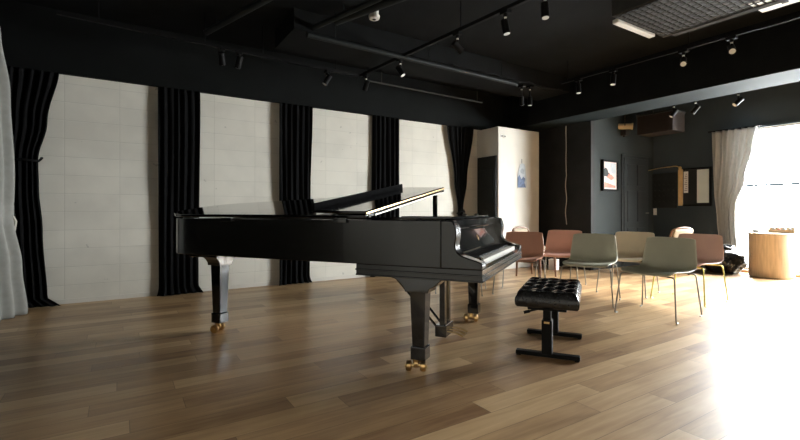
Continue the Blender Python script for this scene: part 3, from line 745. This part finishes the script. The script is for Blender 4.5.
# ------------------------------------------------------------------ ceiling: track lights, pipes, air unit
def track(label, pts, hang):
    t = thing('light_track', label, 'track', pts[0])
    p0 = Vector(pts[0]); q = [Vector(p)-p0 for p in pts]
    d = (q[1]-q[0]).normalized(); bm = bmesh.new()
    n = Vector((d.y, -d.x, 0))*.018
    vs = [q[0]-n, q[0]+n, q[1]+n, q[1]-n]; lo = [bm.verts.new(v+Vector((0, 0, -.018))) for v in vs]; hi = [bm.verts.new(v+Vector((0, 0, .018))) for v in vs]
    bm.faces.new(lo); bm.faces.new(hi)
    for i in range(4): bm.faces.new((lo[i], lo[(i+1) % 4], hi[(i+1) % 4], hi[i]))
    obj('rail', bm, 'blackmetal', t)
    for h in hang:
        c = q[0].lerp(q[1], h); bm = bmesh.new(); tube(bm, [c+Vector((0, 0, .017)), c+Vector((0, 0, ZC-p0.z))], .006, 6); obj('hanger_rod', bm, 'blackmetal', t)
    return t
track('black light track over the piano, running from the white wall', [(2.87, 5.55, 2.95), (3.20, 1.6, 2.95)], (.05, .5, .95))
track('black light track above the chairs, parallel to the beam', [(5.56, 4.25, 2.95), (5.72, -1.5, 2.95)], (.02, .3, .6, .95))
track('black light track behind the beam in front of the end wall', [(7.55, 4.55, 2.80), (7.55, 0.5, 2.80)], (.1, .5, .9))
track('black light track along the top of the white wall', [(-.5, 5.22, 2.90), (2.75, 5.42, 2.90)], (.1, .4, .6, .9))

def make_spot(label, loc, aim, top):
    """cylinder spot at loc aimed along aim, hung from height top"""
    t = thing('track_spotlight', label, 'spotlight', loc, 0, 'track spotlights under the black ceiling')
    a = Vector(aim).normalized(); z = top-loc[2]-.018
    bm = bmesh.new(); lathe(bm, [(.024, -.07), (.034, -.066), (.035, .055), (.038, .068)], (0, 0, 0), 18, axis=a); can = obj('lamp_can', bm, 'blackmetal', t, smooth=40)
    bm = bmesh.new(); lathe(bm, [(.030, .067), (.030, .071)], (0, 0, 0), 18, axis=a); obj('lens', bm, 'lens', can)
    bm = bmesh.new(); tube(bm, [(0, 0, z), (0, 0, .06), (0, 0, 0)], .011, 8); obj('stem', bm, 'blackmetal', t)
    bm = bmesh.new(); box(bm, (-.03, -.05, z-.03), (.03, .05, z), .004); lathe(bm, [(.02, 0), (.02, .03)], (0, 0, z-.06), 12); obj('track_adapter', bm, 'blackmetal', t)
    bm = bmesh.new(); lathe(bm, [(.013, 0), (.013, .016)], (.0, 0, z-.076), 12); obj('pivot', bm, 'plastic', t)
    return t
def xt(y): return 2.87+(5.55-y)*.33/3.95
def xr(y): return 5.56+(4.25-y)*.16/5.75
for y, aim, lab in ((5.40, (.1, .9, -.9), 'spotlight at the wall end of the track over the piano, round face visible'),
                    (4.62, (.35, -.5, -1), 'spotlight over the piano next to the wall end of its track'),
                    (3.62, (.9, .1, -.5), 'spotlight tilted sideways at the middle of the track over the piano'),
                    (2.98, (.1, -.15, -1), 'spotlight pointing down over the piano, second from the near end of the track'),
                    (2.55, (-.05, -.1, -1), 'spotlight pointing down nearest the camera on the track over the piano')):
    make_spot(lab, (xt(y), y, 2.78), aim, 2.95)
for y, aim, lab in ((3.96, (-.1, -.1, -1), 'leftmost spotlight on the track above the chairs'),
                    (3.44, (-.15, 0, -1), 'second spotlight from the left on the track above the chairs'),
                    (2.58, (-.8, -.35, -.75), 'tilted spotlight on the track above the chairs, second from the right'),
                    (2.10, (-.8, -.4, -.7), 'rightmost spotlight on the track above the chairs, lens facing the camera')):
    make_spot(lab, (xr(y), y, 2.80), aim, 2.95)
for y, aim, lab in ((3.62, (-.3, .3, -.6), 'leftmost spotlight behind the beam near the brown box'), (3.30, (.2, .9, -.9), 'middle spotlight of the three behind the beam'),
                    (2.74, (-.5, .4, -.6), 'rightmost spotlight behind the beam above the beige curtain')):
    make_spot(lab, (7.55, y, 2.62), aim, 2.80)
make_spot('spotlight angled at the white wall above the third wall bay', (2.30, 5.39, 2.76), (-.5, .2, -.9), 2.90)
make_spot('left spotlight of the dim pair above the second white wall bay', (.98, 5.31, 2.77), (.2, .5, -.8), 2.90)
make_spot('right spotlight of the dim pair above the second white wall bay', (1.17, 5.325, 2.77), (-.1, .5, -.9), 2.90)
for x, y, aim, lab in ((5.30, 4.78, (.3, .2, -1), 'white lit-edged spotlight under the duct by the white column'), (5.42, 4.72, (0, 0, -1), 'black spotlight beside the pale one under the duct by the white column'), ):
    make_spot(lab, (x, y, 2.76), aim, 3.02)

def pipe(label, pts, r, m='blackmetal', hang=(), smooth=60):
    t = thing('ceiling_pipe', label, 'pipe', pts[0]); p0 = Vector(pts[0]); q = [Vector(p)-p0 for p in pts]
    bm = bmesh.new(); tube(bm, q, r, 10); obj('pipe', bm, m, t, smooth=smooth)
    for h in hang:
        c = q[0].lerp(q[-1], h); bm = bmesh.new(); tube(bm, [c+Vector((0, 0, r)), c+Vector((0, 0, ZC-p0.z))], .006, 6); obj('hanger_rod', bm, m, t)
pipe('black pipe running under the ceiling towards the white column', [(1.70, 4.52, 2.93), (5.0, 4.60, 2.93)], .03, 'duct', (.1, .5, .9))
pipe('thin rail high on the white wall near its far end', [(3.0, 5.55, 2.90), (5.25, 5.62, 2.90)], .012, 'grille', (.1, .95))
pipe('black pipe crossing overhead above the tail of the piano', [(.85, 5.55, 3.12), (1.30, 4.10, 3.12), (1.6, 3.2, 3.12)], .035, 'duct', (.1, .9))
pipe('black pipe overhead left of the smoke detector', [(1.75, 4.92, 3.08), (2.10, 3.7, 3.08), (2.2, 3.2, 3.08)], .03, 'duct', (.1, .9))
pipe('thick black pipe beside the smoke detector', [(1.98, 4.40, 3.10), (2.38, 3.3, 3.10)], .05, 'duct', (.1, .9))
bm = bmesh.new()
tube(bm, [(3.8+.1*k, 4.63, 3.02-.05*abs(math.sin(k*.42))) for k in range(24)], .008, 6)
tag(obj('hanging_cable', bm, 'blackmetal', smooth=60), 'black cable drooping along the edge of the ceiling duct', 'cable')
sd = thing('smoke_detector', 'white round smoke detector on a pipe under the black ceiling', 'detector', (2.37, 4.25, 3.25))
bm = bmesh.new(); lathe(bm, [(.03, -.10), (.055, -.095), (.062, -.075), (.062, -.06), (.05, -.05), (.05, 0)], seg=24); obj('housing', bm, 'plastic', sd, smooth=40)
bm = bmesh.new(); lathe(bm, [(.015, -.106), (.02, -.099)], seg=16); obj('sensor', bm, 'grille', sd)

# ceiling air unit with grille
AC = thing('air_unit', 'grey ceiling air unit with long grille and white end vane', 'air conditioner', (4.72, 1.5, 3.0))
obj('casing', B((-.50, -1.0, .012), (.52, 1.12, .25), .006), 'grille', AC)
gr = obj('grille_field', B((-.47, -.95, .004), (.44, 1.08, .014)), 'grilledark', AC)
for k in range(34):
    bm = bmesh.new(); box(bm, (-.47, -.94+.06*k, -.004), (.44, -.922+.06*k, .006)); obj('grille_slat', bm, 'grille', gr)
bm = bmesh.new()
for k in range(11): box(bm, (-.47+.09*k-.005, -.95, -.008), (-.47+.09*k+.005, 1.08, -.003))
obj('grille_bar', bm, 'grille', gr)
obj('air_vane', B((-.38, 1.115, -.015), (.33, 1.185, .03), .008), 'plastic', AC)
obj('casing_frame', B((.44, -1.0, -.012), (.52, 1.0, .014), .003), 'grille', AC)
vn = thing('ceiling_vent', 'white slotted vent panel beside the ceiling air unit, top right', 'vent', (5.32, 1.45, 3.0))
obj('vent_panel', B((-.28, -.55, .0), (.06, .30, .03), .004), 'plastic', vn)
bm = bmesh.new()
for k in range(5): box(bm, (-.24, -.45+.13*k, -.003), (-.02, -.40+.13*k, .002))
obj('vent_slots', bm, 'grilledark', vn); obj('vent_box', B((-.27, -.54, .03), (.05, .29, .25)), 'blackpaint', vn)

# ------------------------------------------------------------------ outside the window
pw = thing('balcony_wall', 'pale low balcony wall outside the bright window', 'wall', (10.6, 0, 0))
obj('parapet', B((0, -6, -.3), (.15, 6, .62), .01), 'outside', pw); obj('coping', B((-.03, -6, .62), (.18, 6, .68), .01), 'outside', pw)
bm = bmesh.new(); tube(bm, [(10.66, -5.5, 1.55), (10.66, 4.6, 1.55)], .025, 8)
for y in (-5.5, -3, -.5, 2, 4.5): tube(bm, [(10.66, y, .68), (10.66, y, 1.55)], .012, 6)
tag(obj('balcony_rail', bm, 'darkrail', smooth=60), 'thin grey handrail on posts above the balcony wall outside', 'rail')
tag(obj('balcony_floor', B((XE+.2, -6.5, -.4), (10.75, 6.5, -.1)), 'outside'), 'pale balcony floor outside the window', 'floor')

# ------------------------------------------------------------------ light
w = bpy.data.worlds.new('sky'); bpy.context.scene.world = w; w.use_nodes = True
bgd = w.node_tree.nodes['Background']; bgd.inputs[0].default_value = (.97, .985, 1, 1); bgd.inputs[1].default_value = 92.0
ld = bpy.data.lights.new('window_portal', 'AREA'); ld.shape = 'RECTANGLE'; ld.size = WZ1; ld.size_y = WY1-WY0
ld.cycles.is_portal = True
lo_ = bpy.data.objects.new('window_portal', ld); C.objects.link(lo_); lo_.location = (XE+.21, (WY0+WY1)/2, WZ1/2); lo_.rotation_euler = (0, R(90), 0)
l2 = bpy.data.lights.new('window_portal', 'AREA'); l2.shape = 'RECTANGLE'; l2.size = BZ1-BZ0; l2.size_y = BY1-BY0; l2.cycles.is_portal = True  # portal of the added fill window
o2 = bpy.data.objects.new('window_portal', l2); C.objects.link(o2); o2.location = (XB-.21, (BY0+BY1)/2, (BZ0+BZ1)/2); o2.rotation_euler = (0, R(-90), 0)
sn = bpy.data.lights.new('sun', 'SUN'); sn.energy = 5; sn.angle = R(2); sn.color = (1, .93, .82)
so = bpy.data.objects.new('sun', sn); C.objects.link(so)
sd_ = Vector((-math.cos(R(28))*.97, math.cos(R(28))*.25, -math.sin(R(28))))
so.rotation_euler = sd_.to_track_quat('-Z', 'Y').to_euler(); so.location = (14, 0, 6)

# ------------------------------------------------------------------ camera
cd = bpy.data.cameras.new('camera'); cam = bpy.data.objects.new('camera', cd); C.objects.link(cam)
cd.sensor_width = 36; cd.lens = 36*440/800; cd.shift_y = -8.5/800; cd.clip_start = .05
cam.location = (0, 0, 1.03); cam.rotation_euler = (R(90), 0, R(57.5-90))
sc = bpy.context.scene; sc.camera = cam
sc.view_settings.view_transform = 'Standard'; sc.view_settings.look = 'None'; sc.view_settings.gamma = 1; sc.view_settings.exposure = 0.0
sc.cycles.max_bounces = 10; sc.cycles.diffuse_bounces = 6; sc.cycles.transparent_max_bounces = 8
sc.cycles.use_denoising = True; sc.cycles.sample_clamp_indirect = 8
